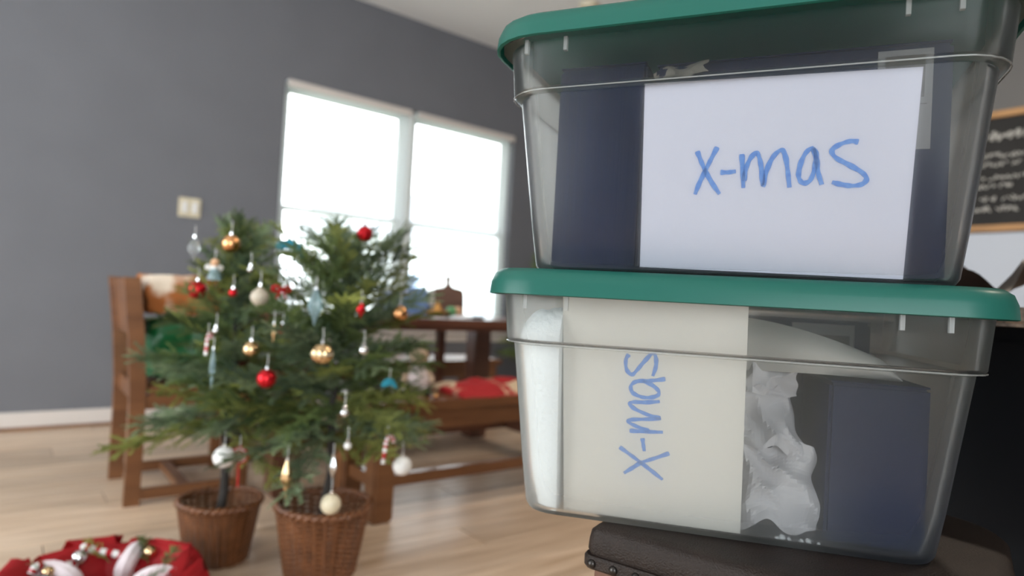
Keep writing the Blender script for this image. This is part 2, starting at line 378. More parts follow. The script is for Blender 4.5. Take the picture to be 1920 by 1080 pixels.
# wall plate and ceiling fitting
t = thing('switch_plate', 'ivory double switch plate on the grey wall left of the window', 'switch', (.936, WALL_Y, 1.365))
rbox('plate', -.066, .066, -.008, 0, -.062, .062, M_cream, t, .004)
for x in (-.03, .03): rbox('rocker', x-.018, x+.018, -.013, -.006, -.036, .036, M_white, t, .003)
p = at(1105, 9, 1.); d = (p-Vector((0, 0, CAM_H))); k = (CEIL-CAM_H)/d.z; p = Vector((0, 0, CAM_H))+d*k
t = thing('smoke_detector', 'small round white smoke detector on the ceiling above the upper tote', 'detector', (p.x, p.y, CEIL))
MB().lathe([(.072, 0), (.072, -.012), (.062, -.03), (.03, -.036)], 24).build('housing', M_cream, t, smooth=True)
MB().lathe([(.02, -.035), (.018, -.041)], 16).build('vent_cap', M_beige, t)

# ------------------------------------------------------------------ totes
HL, HD = .219, .282        # ledge height, rim height
A_L, A_B = .261, .243      # half lengths at ledge and bottom
D_L, D_B = .200, .157      # half depths
YC = .200
def tote(label, loc, yaw):
    t = thing('storage_tote', label, 'tote', loc, yaw, 'stacked storage totes')
    def L(hx, hy, r, z): return rrect(hx, hy, r, YC, z)
    def lerp(z): k = z/HL; return A_B+(A_L-A_B)*k, D_B+(D_L-D_B)*k
    outer = [L(A_B-.010, D_B-.010, .035, 0), L(A_B-.004, D_B-.004, .041, .0018), L(A_B, D_B, .045, .008)]
    for z in (.06, .12, .18, HL-.002): a, d = lerp(z); outer.append(L(a, d, .045+.02*z, z))
    outer += [L(A_L+.006, D_L+.006, .055, HL), L(A_L+.009, D_L+.009, .056, HL+.004), L(A_L+.014, D_L+.014, .06, HD-.004),
              L(A_L+.024, D_L+.024, .065, HD-.002), L(A_L+.024, D_L+.024, .065, HD+.006)]
    T = .0024
    inner = [L(A_L+.0115, D_L+.0115, .058, HD+.006), L(A_L+.009-T, D_L+.009-T, .055, HL+.005), L(A_L-T, D_L-T, .05, HL)]
    for z in (.18, .12, .06, .013): a, d = lerp(z); inner.append(L(a-T, d-T, .045+.02*z, z))
    inner += [L(A_B-.008, D_B-.008, .036, .005), L(A_B-.02, D_B-.02, .03, .0028)]
    MB().rings(outer+inner).build('body', M_plastic, t, smooth=True)
    bead = [L(A_L+.0085, D_L+.0085, .056, HL-.0001), L(A_L+.0094, D_L+.0094, .0565, HL-.0000), L(A_L+.0096, D_L+.0096, .0565, HL+.0010), L(A_L+.0088, D_L+.0088, .056, HL+.0016)]
    MB().rings(bead, closed=True).build('ledge_bead', M_ledge, t, smooth=True)
    for x in (-.235, -.185, .17, .215):
        MB().box(x-.0022, x+.0022, -.0165, -.011, HD-.020, HD-.003).build('rim_tab', M_ledge, t)
    o2 = [L(A_L+.030, D_L+.030, .07, HD-.004), L(A_L+.0325, D_L+.0325, .072, HD-.003), L(A_L+.031, D_L+.031, .071, HD+.012), L(A_L+.027, D_L+.027, .068, HD+.0225),
          L(A_L+.018, D_L+.018, .06, HD+.0285), L(A_L+.004, D_L+.004, .05, HD+.0285)]
    o2 += [L(A_L-.03, D_L-.03, .04, HD+.0285), L(.05, .02, .015, HD+.0285)]
    i2 = [L(.05, .02, .015, HD+.0255), L(A_L+.018, D_L+.018, .06, HD+.0255), L(A_L+.0275, D_L+.0275, .068, HD+.019), L(A_L+.0285, D_L+.0285, .069, HD-.004)]
    lid = MB(); lid.rings(o2); lid.f.pop(); lid.f.pop(); n = len(lid.v)
    k = len(o2[0]); lid.f.append(tuple(len(o2)*k-k+q for q in range(k)))
    lid.rings(i2); lid.f.pop(); lid.f.pop(); lid.f.append(tuple(n+q for q in range(k))[::-1])
    m = len(i2)*k-k+n
    lid.f += [(m+q, m+(q+1) % k, (q+1) % k, q) for q in range(k)]
    lid.build('lid', M_lid, t, smooth=True)
    return t
T2 = (.650, .423, .6105); Y2 = -.927
T1 = (.618, .421, .6105+HD+.0292); Y1 = -1.067
tote('clear plastic storage tote with green lid, lower of the stack, resting on the leather stool', T2, Y2)
tote('clear plastic storage tote with green lid, upper of the stack, standing on the other lid', T1, Y1)
MT1 = Matrix.Translation(T1) @ Matrix.Rotation(Y1, 4, 'Z'); MT2 = Matrix.Translation(T2) @ Matrix.Rotation(Y2, 4, 'Z')

UP = [[(0.0625,0.1374),(0.067,0.1268),(0.0723,0.1152),(0.0808,0.101),(0.0895,0.0887)],[(0.0847,0.1417),(0.0782,0.1279),(0.0723,0.1145),(0.0664,0.101),(0.062,0.0881)],[(0.0891,0.1132),(0.0973,0.1131),(0.1059,0.1142)],[(0.1114,0.1333),(0.113,0.1154),(0.1149,0.0956)],[(0.115,0.1033),(0.1168,0.1177),(0.1208,0.1284),(0.1266,0.1342),(0.1306,0.127),(0.1337,0.1116),(0.1358,0.098),(0.1385,0.1151),(0.1443,0.1296),(0.1523,0.1369),(0.1567,0.1301),(0.1601,0.1137),(0.1629,0.0961)],[(0.1846,0.1374),(0.1792,0.1361),(0.1738,0.1263),(0.1712,0.1125),(0.1728,0.1043),(0.1774,0.1008),(0.1834,0.1043),(0.1868,0.1169),(0.1876,0.1307),(0.1842,0.1376),(0.1879,0.1261),(0.1908,0.1112),(0.195,0.0991)],[(0.227,0.1433),(0.2198,0.1446),(0.2098,0.1415),(0.2024,0.1354),(0.2067,0.1276),(0.2196,0.12),(0.2324,0.112),(0.2373,0.1052),(0.2333,0.0996),(0.2232,0.098),(0.2128,0.0996),(0.2047,0.1019)]]
LO = [[(0.0713,0.093),(0.0849,0.0842),(0.0983,0.0753),(0.1116,0.066),(0.1244,0.0568)],[(0.1316,0.0916),(0.1146,0.0833),(0.0983,0.0758),(0.088,0.068),(0.0771,0.0596)],[(0.0992,0.1072),(0.1003,0.0994),(0.1017,0.0909)],[(0.0834,0.1153),(0.1035,0.116),(0.1236,0.1174)],[(0.1073,0.1173),(0.0931,0.1212),(0.0822,0.1262),(0.0859,0.1296),(0.1022,0.1317),(0.1193,0.1344),(0.1062,0.1374),(0.09,0.1434),(0.0834,0.1493),(0.0879,0.1522),(0.1021,0.153),(0.1192,0.1555)],[(0.1252,0.1839),(0.1112,0.181),(0.1006,0.1799),(0.0902,0.178),(0.0844,0.172),(0.0866,0.164),(0.097,0.1595),(0.1077,0.1595),(0.1165,0.163),(0.1174,0.1686),(0.1094,0.1754),(0.0988,0.1792)],[(0.0817,0.2114),(0.0781,0.2047),(0.079,0.1927),(0.0853,0.1866),(0.0916,0.1926),(0.1005,0.2043),(0.1101,0.2149),(0.1137,0.2087),(0.1137,0.1978),(0.1103,0.1865)]]
def ribbon(b, pts, w, z0=.0004, z1=.0009):
    P = spline([(x, y, 0) for x, y in pts], 7); n = len(P)
    Ls = []; Rs = []
    for i, p in enumerate(P):
        d = (P[min(i+1, n-1)]-P[max(i-1, 0)]).normalized(); q = Vector((-d.y, d.x, 0))
        ww = w*(1+.12*math.sin(i*.9)+.1*math.sin(i*.37+1))*(.8 if i in (0, n-1) else 1)/2
        Ls.append(p+q*ww); Rs.append(p-q*ww)
    vs = []; 
    for i in range(n):
        for p in (Ls[i], Rs[i]): vs += [(p.x, p.y, z0), (p.x, p.y, z1)]
    fs = []
    for i in range(n-1):
        a = 4*i; c = a+4
        fs += [(a+1, a+3, c+3, c+1), (a, c, c+2, a+2), (a, a+1, c+1, c), (a+2, c+2, c+3, a+3)]
    fs += [(0, 2, 3, 1), (4*n-4, 4*n-3, 4*n-1, 4*n-2)]
    b.add(vs, fs)
def paper(label, MT, o, e1, e2, w, h, groups, strokes, sw, m, bow=.0):
    e1 = Vector(e1).normalized(); e2 = (Vector(e2)-e1*e1.dot(Vector(e2))).normalized(); n = e1.cross(e2)
    B = Matrix(((e1.x, e2.x, n.x, o[0]), (e1.y, e2.y, n.y, o[1]), (e1.z, e2.z, n.z, o[2]), (0, 0, 0, 1)))
    b = MB(); nx, ny = 12, 12
    b.rings([[(x, y, z) for x, y in ((0, 0), (w, 0), (w, h), (0, h))] for z in (-.0004, .0002)])
    p = b.build('paper_sign', m); p.matrix_world = MT @ B
    tag(p, label, 'paper')
    for nm, ids in groups:
        q = MB()
        for i in ids: ribbon(q, strokes[i], sw)
        q.build(nm, M_ink, p)
    return p
G = (('letter_x', (0, 1)), ('hyphen', (2,)), ('letter_m', (3, 4)), ('letter_a', (5,)), ('letter_s', (6,)))
paper('white sheet hand-lettered in blue upright inside the upper tote', MT1, (-.095, .0475, .009), (1, .003, -.016), (.016, -.196, .981), .2794, .2159, G, UP, .0050, M_paper)
paper('ivory sheet with blue sideways lettering inside the lower tote', MT2, (-.188, .066, .0035), (.997, -.05, .018), (-.030, -.172, .985), .2159, .2794, G, LO, .0046, M_ivory)

def in_tote(MT, x, y, z): return MT @ Vector((x, y, z))
def place(o, MT, x, y, z, rz=0.):
    o.matrix_world = MT @ Matrix.Translation((x, y, z)) @ Matrix.Rotation(rz, 4, 'Z'); return o
def carton(label, MT, x0, x1, y0, y1, z0, z1, m, rz=0.):
    t = thing('cardboard_box', label, 'box'); place(t, MT, (x0+x1)/2, (y0+y1)/2, z0, rz)
    sx, sy, h = x1-x0, y1-y0, z1-z0
    rbox('carton_body', -sx/2, sx/2, -sy/2, sy/2, 0, h-.002, m, t, .004)
    for s in (-1, 1): rbox('top_flap', -sx/2+.001, sx/2-.001, min(s*.0008, s*sy/2), max(s*.0008, s*sy/2), h-.002, h, m, t, .0008, 1)
    return t
cA = carton('dark navy ribbed box at the left inside the upper tote', MT1, -.224, -.106, .082, .290, .004, .277, M_navyrib)
cB = carton('large dark navy box with a grey label behind the upright sheet', MT1, -.094, .228, .080, .320, .004, .270, M_navy)
lb = rbox('label', .088, .142, -.1215, -.120, .146, .258, M_label, cB, .0003, 1)
rbox('picture', -.019, .019, -.0016, -.0006, .058, .105, M_labeld, lb, .0002, 1)
rbox('rule', -.022, .022, -.0016, -.0006, .050, .0506, M_labeld, lb, 0)
for k in range(9): rbox('print_line', -.016, .004, -.0016, -.0006, .010+.0036*k, .0115+.0036*k, M_labeld, lb, 0)
cC = carton('navy box with closed top at the right inside the lower tote', MT2, .124, .232, .082, .262, .004, .196, M_navy)
cD = carton('navy box with a picture label at the back of the lower tote', MT2, -.120, .214, .272, .335, .004, .268, M_navy)
lb = rbox('label', .06, .145, -.0330, -.0315, .19, .258, M_label, cD, .0003, 1)
rbox('picture', -.036, .036, -.0018, -.0008, .006, .052, M_labeld, lb, .0002, 1)
for x, z in ((-.012, .034), (.014, .022)): rbox('printed_item', x-.010, x+.010, -.0026, -.0018, z, z+.010, M_tilew, lb, .0003, 1)

def lumpy(name, label, cat, MT, x0, x1, y0, y1, z0, z1, m, amp=.01, fr=18., seed=0, seg=18):
    """soft rounded bundle"""
    bm = bmesh.new(); bmesh.ops.create_cube(bm, size=1)
    bmesh.ops.subdivide_edges(bm, edges=list(bm.edges), cuts=seg, use_grid_fill=True)
    for v in bm.verts:
        c = v.co*2; s = Vector((c.x*math.sqrt(max(0, 1-c.y*c.y/2*.35-c.z*c.z/2*.35)), c.y*math.sqrt(max(0, 1-c.x*c.x/2*.35-c.z*c.z/2*.35)), c.z*math.sqrt(max(0, 1-c.x*c.x/2*.35-c.y*c.y/2*.35))))
        q = Vector(((x0+x1)/2+s.x*(x1-x0)/2, (y0+y1)/2+s.y*(y1-y0)/2, (z0+z1)/2+s.z*(z1-z0)/2))
        k = noise.noise(q*fr+Vector((seed, 0, 0)))*amp + noise.noise(q*fr*2.7+Vector((0, seed, 0)))*amp*.5
        v.co = q + s.normalized()*(k-amp*.9)
        v.co.z = max(v.co.z, z0)
    me = bpy.data.meshes.new(name); bm.to_mesh(me); bm.free()
    o = link(name, me, m, smooth=True); o.matrix_world = MT; return tag(o, label, cat) if label else o
b = MB(); loops = []; NZ = 30
for j in range(NZ+1):
    z = .006+.262*j/NZ; k = min(1., z/HL); a = A_B+(A_L-A_B)*k-.007; d = D_B+(D_L-D_B)*k-.007
    lo = []
    for x, y, _ in rrect(a, d, .045, YC, z, 8):
        x = min(x, (-.135 if y > .11 else -.195)+.012*(y > .11)*noise.noise(Vector((y*20, z*20, 0))))
        top = max(0, (j-NZ+5)/5)
        q = Vector((x, y, z)); e = noise.noise(q*38)*.5+noise.noise(q*95)*.5
        cx, cy_ = -.19, .2
        x += (cx-x)*(.05*top*top+.03*max(0, e)); y += (cy_-y)*(.12*top*top+.02*max(0, e))
        lo.append((x, y, z+top*(.012*e-.020*(abs(x+.185)/.06)**2-.0*y)))
    loops.append(lo)
o = b.rings(loops).build('fleece_bundle', M_foam, smooth=True); o.matrix_world = MT2
tag(o, 'fluffy white fleece bundle at the left end inside the lower tote', 'fabric')
def crumple(label, MT, cx, cy, cz, w, h, dz, seed, m=M_tissue, rx=0., rz=0., n=26, name='tissue_paper', cat='tissue'):
    b = MB(); vs = []
    def cell(p):   # faceted folds
        d, pts = noise.voronoi(p); return d[0], d[1]
    for s_ in (0, 1):
        for j in range(n):
            for i in range(n):
                x = (i/(n-1)-.5)*w; z = (j/(n-1)-.5)*h
                q = Vector((x*13+seed*3.1, z*13+x*5, seed))
                d = cell(q); e = cell(q*2.1)
                y = dz*(1.9*abs(noise.noise(q*1.1))+.9*abs(noise.noise(q*2.3+Vector((3, 1, 0))))-.7)+(d[1]-d[0]-.4)*dz*.35
                ex = 1+.22*noise.noise(Vector((j*.13, seed*7.7, 0))); ez = 1+.3*noise.noise(Vector((i*.13, seed*3.3, 5)))
                bend = -(x/w*2)**2*dz*.7
                vs.append((x*ex, y+bend*-1+s_*.0006, z*ez))
    fs = []
    o0 = n*n
    for j in range(n-1):
        for i in range(n-1):
            a = j*n+i; fs.append((a, a+1, a+n+1, a+n)); fs.append((o0+a, o0+a+n, o0+a+n+1, o0+a+1))
    rim = [i for i in range(n)]+[j*n+n-1 for j in range(1, n)]+[(n-1)*n+i for i in range(n-2, -1, -1)]+[j*n for j in range(n-2, 0, -1)]
    for k in range(len(rim)):
        a = rim[k]; c = rim[(k+1) % len(rim)]; fs.append((a, o0+a, o0+c, c))
    b.add(vs, fs); o = b.build(name, m)
    o.matrix_world = MT @ Matrix.Translation((cx, cy, cz)) @ Matrix.Rotation(rz, 4, 'Z') @ Matrix.Rotation(rx, 4, 'X')
    return tag(o, label, cat, 'tissue papers inside the totes')
crumple('crumpled white tissue sheet lowest beside the sideways lettering', MT2, .066, .088, .064, .098, .10, .026, 1, rx=R(-16))
crumple('crumpled white tissue sheet in the middle beside the sideways lettering', MT2, .060, .104, .142, .084, .08, .026, 2, rx=R(-10), rz=.2)
crumple('crumpled white tissue sheet at mid height touching the ledge of the lower tote', MT2, .052, .116, .200, .080, .06, .024, 3, rx=R(-8), rz=-.2)
crumple('beige tissue scrap poking out at the top of the large navy box', MT1, -.062, .066, .262, .065, .026, .012, 5, M_tissueb, rx=R(-30), rz=.1)
# white curved foam sheet sloping over the boxes
b = MB(); loops = []
for i in range(25):
    f = i/24; x = .018+.190*f; zt = .266-.052*f**1.6-.012*max(0, f-.9)*10; zb = .197+.004*math.sin(f*3)
    y = .118+.020*math.sin(f*PI)*-1
    lo = [(x, y-.014*math.sin(PI*j/8), zb+(zt-zb)*j/8) for j in range(9)]
    lo += [(x, y-.014*math.sin(PI*j/8)+.004, zb+(zt-zb)*j/8) for j in range(8, -1, -1)]
    loops.append(lo)
b.rings(loops)
o = b.build('foam_sheet', M_foams, smooth=True); o.matrix_world = MT2; tag(o, 'curved white foam sheet standing on the navy box in the lower tote', 'foam sheet')
for k, (x, y, r_) in enumerate(((.075, .061, .004), (.083, .064, .0025), (.096, .060, .003), (.104, .063, .0035), (.069, .058, .003), (.115, .061, .0022))):
    o = MB().sphere((0, 0, 0), r_, 10, 7, fn=lambda d, k=k: 1+.25*noise.noise(d*2.3+Vector((k, 0, 0)))).build('foam_crumb', M_foam, smooth=True)
    place(o, MT2, x, y, .0035+r_); tag(o, ('largest', 'second smallest', 'third from right', 'second from right', 'leftmost', 'rightmost')[k]+' white foam crumb on the floor of the lower tote', 'crumb', 'foam crumbs in the lower tote')

# ------------------------------------------------------------------ stool and island
SC = Vector((.587, .568, 0)); SY = math.atan2(-.959, .283)
t = thing('bar_stool', 'dark leather bar stool with dark round nailheads under the lower tote', 'stool', (SC.x, SC.y, 0), SY)
def seat_loop(x0, x1, y0, y1, z, inset, rf=.014, rb=.10, n=8):
    pts = []
    x0 += inset; x1 -= inset; y0 += inset; y1 -= inset
    for cx, cy_, r_, a0 in ((x1, y1, rb, 0), (x0, y1, rb, 90), (x0, y0, rf, 180), (x1, y0, rf, 270)):
        r_ = max(.006, r_-inset*.5); ccx = cx-r_ if a0 in (0, 270) else cx+r_; ccy = cy_-r_ if a0 in (0, 90) else cy_+r_
        for i in range(n+1):
            a = R(a0+90*i/n); pts.append((ccx+r_*math.cos(a), ccy+r_*math.sin(a), z))
    return pts
W_ = .432
MB().rings([seat_loop(0, W_, 0, W_, .5720, .002), seat_loop(0, W_, 0, W_, .5800, -.001), seat_loop(0, W_, 0, W_, .5920, .000), seat_loop(0, W_, 0, W_, .6020, .002),
            seat_loop(0, W_, 0, W_, .6075, .008), seat_loop(0, W_, 0, W_, .6095, .018), seat_loop(0, W_, 0, W_, .6100, .06), seat_loop(0, W_, 0, W_, .6102, .14)]).build('seat_pad', M_leather, t, smooth=True)
MB().rings([seat_loop(0, W_, 0, W_, .5580, -.0025), seat_loop(0, W_, 0, W_, .5610, -.0045), seat_loop(0, W_, 0, W_, .5710, -.0045), seat_loop(0, W_, 0, W_, .5740, -.0025), seat_loop(0, W_, 0, W_, .5740, .02), seat_loop(0, W_, 0, W_, .5580, .02)]).build('welt_band', M_leather, t, smooth=False)
nail = MB().lathe([(.0056, 0), (.0054, .0012), (.0042, .003), (.0022, .0041), (.0004, .0044)], 12).mesh('nailhead'); nail.materials.append(M_nail)
for p in nail.polygons: p.use_smooth = True
for k in range(15): link('nailhead', nail, None, t, (.012+k*(W_-.024)/14, -.0043, .5655), rot=(R(90), 0, 0))
for k in range(1, 12): link('nailhead', nail, None, t, (-.0043, .012+k*.029, .5655), rot=(R(90), 0, R(-90)))
for x0, x1, y0, y1 in ((.03, W_-.03, .006, .026), (.03, W_-.03, W_-.04, W_-.02), (.006, .026, .03, W_-.05), (W_-.026, W_-.006, .03, W_-.05)):
    rbox('apron', x0, x1, y0, y1, .4990, .5590, M_stoolw, t, .002)
for x, y in ((.027, .027), (W_-.027, .027), (.06, W_-.06), (W_-.06, W_-.06)):
    sx = -1 if x < W_/2 else 1; sy = -1 if y < W_/2 else 1
    MB().rings([[(x+s1*.017+sx*k*.03, y+s2*.017+sy*k*.03, z) for s1, s2 in ((-1, -1), (1, -1), (1, 1), (-1, 1))] for k, z in ((1, 0), (0, .5580))]).build('leg', M_stoolw, t)
for (a, b_) in (((.04, .0), (W_-.04, .0)), ((.02, W_-.06), (W_-.02, W_-.06))):
    rbox('foot_rail', a[0], b_[0], a[1]-.008, a[1]+.016, .18, .215, M_stoolw, t, .003)

t = thing('kitchen_island', 'black kitchen island with a speckled brown granite top behind the totes', 'island', (1.7, -.3, 0))
rbox('cabinet_base', -.28, .5, -1.2, 1.15, .09, .884, M_black, t, .003)
rbox('toe_kick', -.22, .45, -1.15, 1.1, 0, .09, M_black, t, 0)
for k in range(4): rbox('back_panel', -.287, -.279, -1.17+k*.585, -.61+k*.585, .12, .86, M_black, t, .004)
rbox('granite_top', -.50, .55, -1.25, 1.22, .884, .914, M_granite, t, .008, 3)
pw = at(1835, 530, 1.30)
t = thing('wavy_bowl', 'dark brown bowl with a wavy rim on the granite top', 'bowl', (1.52, .49, .914))
def wav(th, z): return .28*(z/.075)*math.sin(3*th+.6)*.5
b = MB()
prof = [(.035, 0), (.06, .006), (.09, .028), (.115, .055), (.13, .066), (.124, .066), (.108, .052), (.08, .03), (.04, .012)]
loops = []
for r_, z in prof:
    loops.append([(r_*math.cos(a), r_*math.sin(a), z*(1+.38*math.sin(4*a+1.0)*(z/.066)+.2*math.sin(7*a)*(z/.066))) for a in [2*PI*i/72 for i in range(72)]])
b.rings(loops).build('bowl_shell', M_wavy, t, smooth=True)
MB().lathe([(.036, 0), (.03, .002), (.03, .008)], 24).build('foot_ring', M_wavy, t)

for x, y, lab in ((2.9, 1.3, 'recessed round downlight in the kitchen ceiling nearest the window'), (2.9, -.6, 'recessed round downlight in the kitchen ceiling nearest the camera side')):
    t = thing('downlight', lab, 'lamp', (x, y, CEIL), group='kitchen downlights')
    MB().lathe([(.095, 0), (.095, -.006), (.07, -.008), (.068, 0)], 28).build('trim_ring', M_white, t)
    MB().lathe([(.066, -.001), (.066, -.003)], 28).build('diffuser', M_lamp, t)
    l = bpy.data.lights.new('downlight_lamp', 'AREA'); l.shape = 'DISK'; l.size = .13; l.energy = 22; l.color = (1, .86, .70)
    lo_ = bpy.data.objects.new('downlight_lamp', l); COL.objects.link(lo_); lo_.parent = t; lo_.location = (0, 0, -.012)
# chalkboard on the kitchen wall
t = thing('chalkboard', 'black chalkboard with white chalk writing in a honey wood frame', 'chalkboard', (RIGHT_X, 1.25, 1.455))
rbox('board', -.012, -.002, -.55, .55, .0, .67, M_chalk, t, .001, 1)
for nm, y0, y1, z0, z1 in (('frame_rail', -.575, .575, -.018, .022), ('frame_rail', -.575, .575, .645, .685), ('frame_stile', -.575, -.54, .022, .645), ('frame_stile', .54, .575, .022, .645)):
    rbox(nm, -.026, -.001, y0, y1, z0, z1, M_oak, t, .004)
rs = random.Random(5)
for z, hh, wid, y_off in ((.54, .055, .42, .0), (.425, .032, .36, .05), (.375, .028, .3, .0), (.30, .03, .40, .02), (.25, .028, .26, .03), (.175, .03, .36, .0), (.115, .034, .34, .04)):
    b = MB(); y = wid/2+y_off
    while y > -wid/2+y_off:
        pts = []; n = rs.randint(4, 6); w = hh*rs.uniform(.55, .85)
        for k in range(n): pts.append((-.0135, y-w*k/n+rs.uniform(-.3, .3)*w, z+hh*rs.uniform(-.5, .5)))
        b.tube(spline(pts, 4), .0036 if hh < .05 else .006, 4); y -= w*1.12
        if rs.random() < .16: y -= w*.9
    b.build('chalk_line', M_chalkw, t)['kind'] = 'stuff'

# ------------------------------------------------------------------ dining furniture
def chair(label, loc, rz, m=M_wood):
    """faces +x, origin at the floor under the back of the seat, middle of the width"""
    t = thing('dining_chair', label, 'chair', loc, rz, 'wooden dining chairs')
    hw = .235
    for s in (-1, 1):
        y = s*(hw-.018)
        prof = [(0, .0), (.0, .30), (-.004, .46), (-.02, .66), (-.048, .89)]
        MB().rings([[(x+dx, y+dy, z) for dx, dy in ((-.028, -.018), (.028, -.018), (.028, .018), (-.028, .018))] for x, z in prof]).build('rear_post', m, t)
        rbox('front_leg', .385, .43, y-.02, y+.02, 0, .43, m, t, .003)
        rbox('bottom_rail', .028, .385, y-.016, y+.016, .02, .062, m, t, .003)
        rbox('seat_rail', .028, .385, y-.014, y+.014, .375, .43, m, t, .002)
    rbox('cross_bar', .17, .215, -hw+.034, hw-.034, .024, .058, m, t, .003)
    rbox('seat', .0+.03, .445, -hw, hw, .43, .462, m, t, .008)
    MB().rings([[(x+dx, y, z) for dx, y in ((-.011, -hw+.036), (.011, -hw+.036), (.011, hw-.036), (-.011, hw-.036))] for x, z in ((-.018, .66), (-.032, .77), (-.047, .885))]).build('back_panel', m, t)
    rbox('rear_rail', -.012, .012, -hw+.036, hw-.036, .40, .47, m, t, .002)
    return t
chair('brown wooden dining chair holding cushions left of the trees', (.452, 3.11, 0), 0)
ID = Matrix.Identity(4)
gb = lumpy('green_bag', 'shiny dark green plastic sack on the seat of the left chair', 'bag', ID, .462, .86, 2.89, 3.33, .463, .745, M_green, .022, 9., 2)
pl = lumpy('cushion', 'orange and white plush cushion on top of the green sack', 'cushion', ID, .440, .80, 2.90, 3.34, .728, .925, M_orange, .016, 7., 8)

t = thing('dining_table', 'dark red-brown wooden dining table below the window', 'table', (1.725, 3.10, 0))
for k in range(5):
    rbox('top_plank', -.85, .85, -.42+k*.168, -.42+(k+1)*.168-.002, .735, .775, M_tablew, t, .003)
rbox('apron', -.80, .80, -.405, -.375, .715, .735, M_tablew, t, .002); rbox('apron', -.80, .80, .375, .405, .715, .735, M_tablew, t, .002)
for x in (-.725, .725):
    for y in (-.32, .32): rbox('leg', x-.06, x+.06, y-.06, y+.06, 0, .735, M_tablew, t, .008)
    rbox('end_stretcher', x-.03, x+.03, -.26, .26, .12, .19, M_tablew, t, .004)
rbox('long_stretcher', -.695, .695, -.04, .04, .12, .19, M_tablew, t, .004)
rbox('support_post', .21, .255, -.022, .022, .19, .735, M_tablew, t, .003)

def bench(label, loc):
    t = thing('bench', label, 'bench', loc, group='wooden benches')
    for k in range(3): rbox('seat_plank', -.78, .78, -.19+k*.127, -.19+(k+1)*.127-.003, .425, .462, M_wood, t, .003)
    for s in (-1, 1): rbox('apron', -.72, .72, s*.15-.013, s*.15+.013, .345, .425, M_wood, t, .003)
    for x in (-.70, .70):
        for y in (-.14, .14): rbox('leg', x-.045, x+.045, y-.045, y+.045, 0, .425, M_wood, t, .01, 3)
        rbox('end_stretcher', x-.02, x+.02, -.095, .095, .12, .17, M_wood, t, .003)
    for y in (-.14,): rbox('long_stretcher', -.655, .655, y-.018, y+.018, .13, .175, M_wood, t, .003)

bench('brown wooden bench in front of the dining table, holding the doll', (1.90, 2.42, 0))
bench('brown wooden bench on the window side of the dining table', (2.05, 3.84, 0))

# things on the table (top at z .775)
TZ = .775
def on_table(u, v, Y):
    d = at(u, v, 1.)-Vector((0, 0, CAM_H)); k = Y/d.y; return Vector((d.x*k, Y, TZ))
c = on_table(840, 580, 3.46)
t = thing('cutting_board', 'dark striped wooden cutting board with a neck handle standing on the table', 'cutting board', (c.x, c.y, TZ), R(-14), rot=(R(-8), 0, R(-14)))
out_ = [(-.105, .0), (.105, .0), (.108, .12), (.10, .158), (.06, .168), (.03, .172), (.016, .188), (.013, .215), (.02, .232), (.018, .242), (-.018, .242), (-.02, .232), (-.013, .215), (-.016, .188), (-.03, .172), (-.06, .168), (-.098, .158), (-.106, .12)]
MB().rings([[(x, y, z) for x, z in out_] for y in (-.009, .009)]).build('board', M_board, t)
rbox('rear_prop', -.02, .02, .009, .05, .004, .09, M_board, t, .002)
c = on_table(738, 575, 3.44)
t = thing('storage_bin', 'pale blue-grey bin on the table behind the right tree', 'bin', (c.x, c.y, TZ), .2)
rbox('bin_body', -.09, .09, -.07, .07, 0, .12, M_bluebox, t, .01); rbox('bin_lid', -.095, .095, -.075, .075, .12, .14, M_white, t, .006)
c = on_table(781, 575, 3.30)
t = thing('gift_bag', 'mid blue fabric bag on the table left of the candle', 'bag', (c.x, c.y, TZ), -.2)
MB().rings([rrect(.06, .04, .02, 0, 0), rrect(.066, .05, .025, 0, .05), rrect(.06, .04, .02, 0, .12), rrect(.052, .012, .01, 0, .155)]).build('bag_body', M_blue, t, smooth=True)
MB().tube(spline([(-.03, 0, .15), (-.02, 0, .185), (.02, 0, .185), (.03, 0, .15)], 5), .004).build('bag_handle', M_bluebox, t)
c = on_table(803, 570, 3.38)
t = thing('pillar_candle', 'white pillar candle in a dark holder beside the cutting board', 'candle', (c.x, c.y, TZ))
MB().lathe([(.04, 0), (.042, .01), (.02, .02), (.022, .04), (.042, .05)], 20).build('holder', M_dark, t, smooth=True)
MB().lathe([(.035, .05), (.036, .135), (.03, .14), (.01, .136)], 20).build('wax', M_white, t, smooth=True); MB().tube([(0, 0, .136), (.001, 0, .15)], .0015, 5).build('wick', M_dark, t)
c = on_table(820, 580, 3.05)
t = thing('amber_dish', 'amber ceramic dish in front of the cutting board', 'dish', (c.x, c.y, TZ))
MB().lathe([(.03, 0), (.05, .006), (.075, .03), (.07, .03), (.045, .01), (.01, .007)], 24).build('dish', M_amber, t, smooth=True)
MB().lathe([(.02, .008), (.03, .02), (.022, .045), (.008, .07), (.004, .075)], 16).build('dish_contents', M_amber, t, smooth=True)
for u, lab, m, r_, nm in ((846, 'green fruit on the table right of the amber dish', M_lime, .030, 'apple'), (858, 'peach coloured fruit on the table right of the green one', M_peach, .030, 'peach')):
    c = on_table(u, 578, 3.08); t = thing('fruit', lab, 'fruit', (c.x, c.y, TZ))
    MB().lathe([(.002, .004), (r_*.55, 0), (r_*.95, r_*.5), (r_, r_), (r_*.85, r_*1.55), (r_*.4, r_*1.85), (.003, r_*1.72)], 18).build('flesh', m, t, smooth=True)
    MB().tube([(0, 0, r_*1.72), (.004, 0, r_*2.1)], .0018, 5).build('stem', M_bark, t)
c = on_table(872, 585, 2.86); t = thing('paper_napkin', 'folded white napkin on the near edge of the table', 'napkin', (c.x, c.y, TZ), .3)
rbox('lower_fold', -.06, .06, -.05, .05, 0, .006, M_white, t, .002); rbox('upper_fold', -.058, .05, -.05, .046, .006, .012, M_white, t, .002)
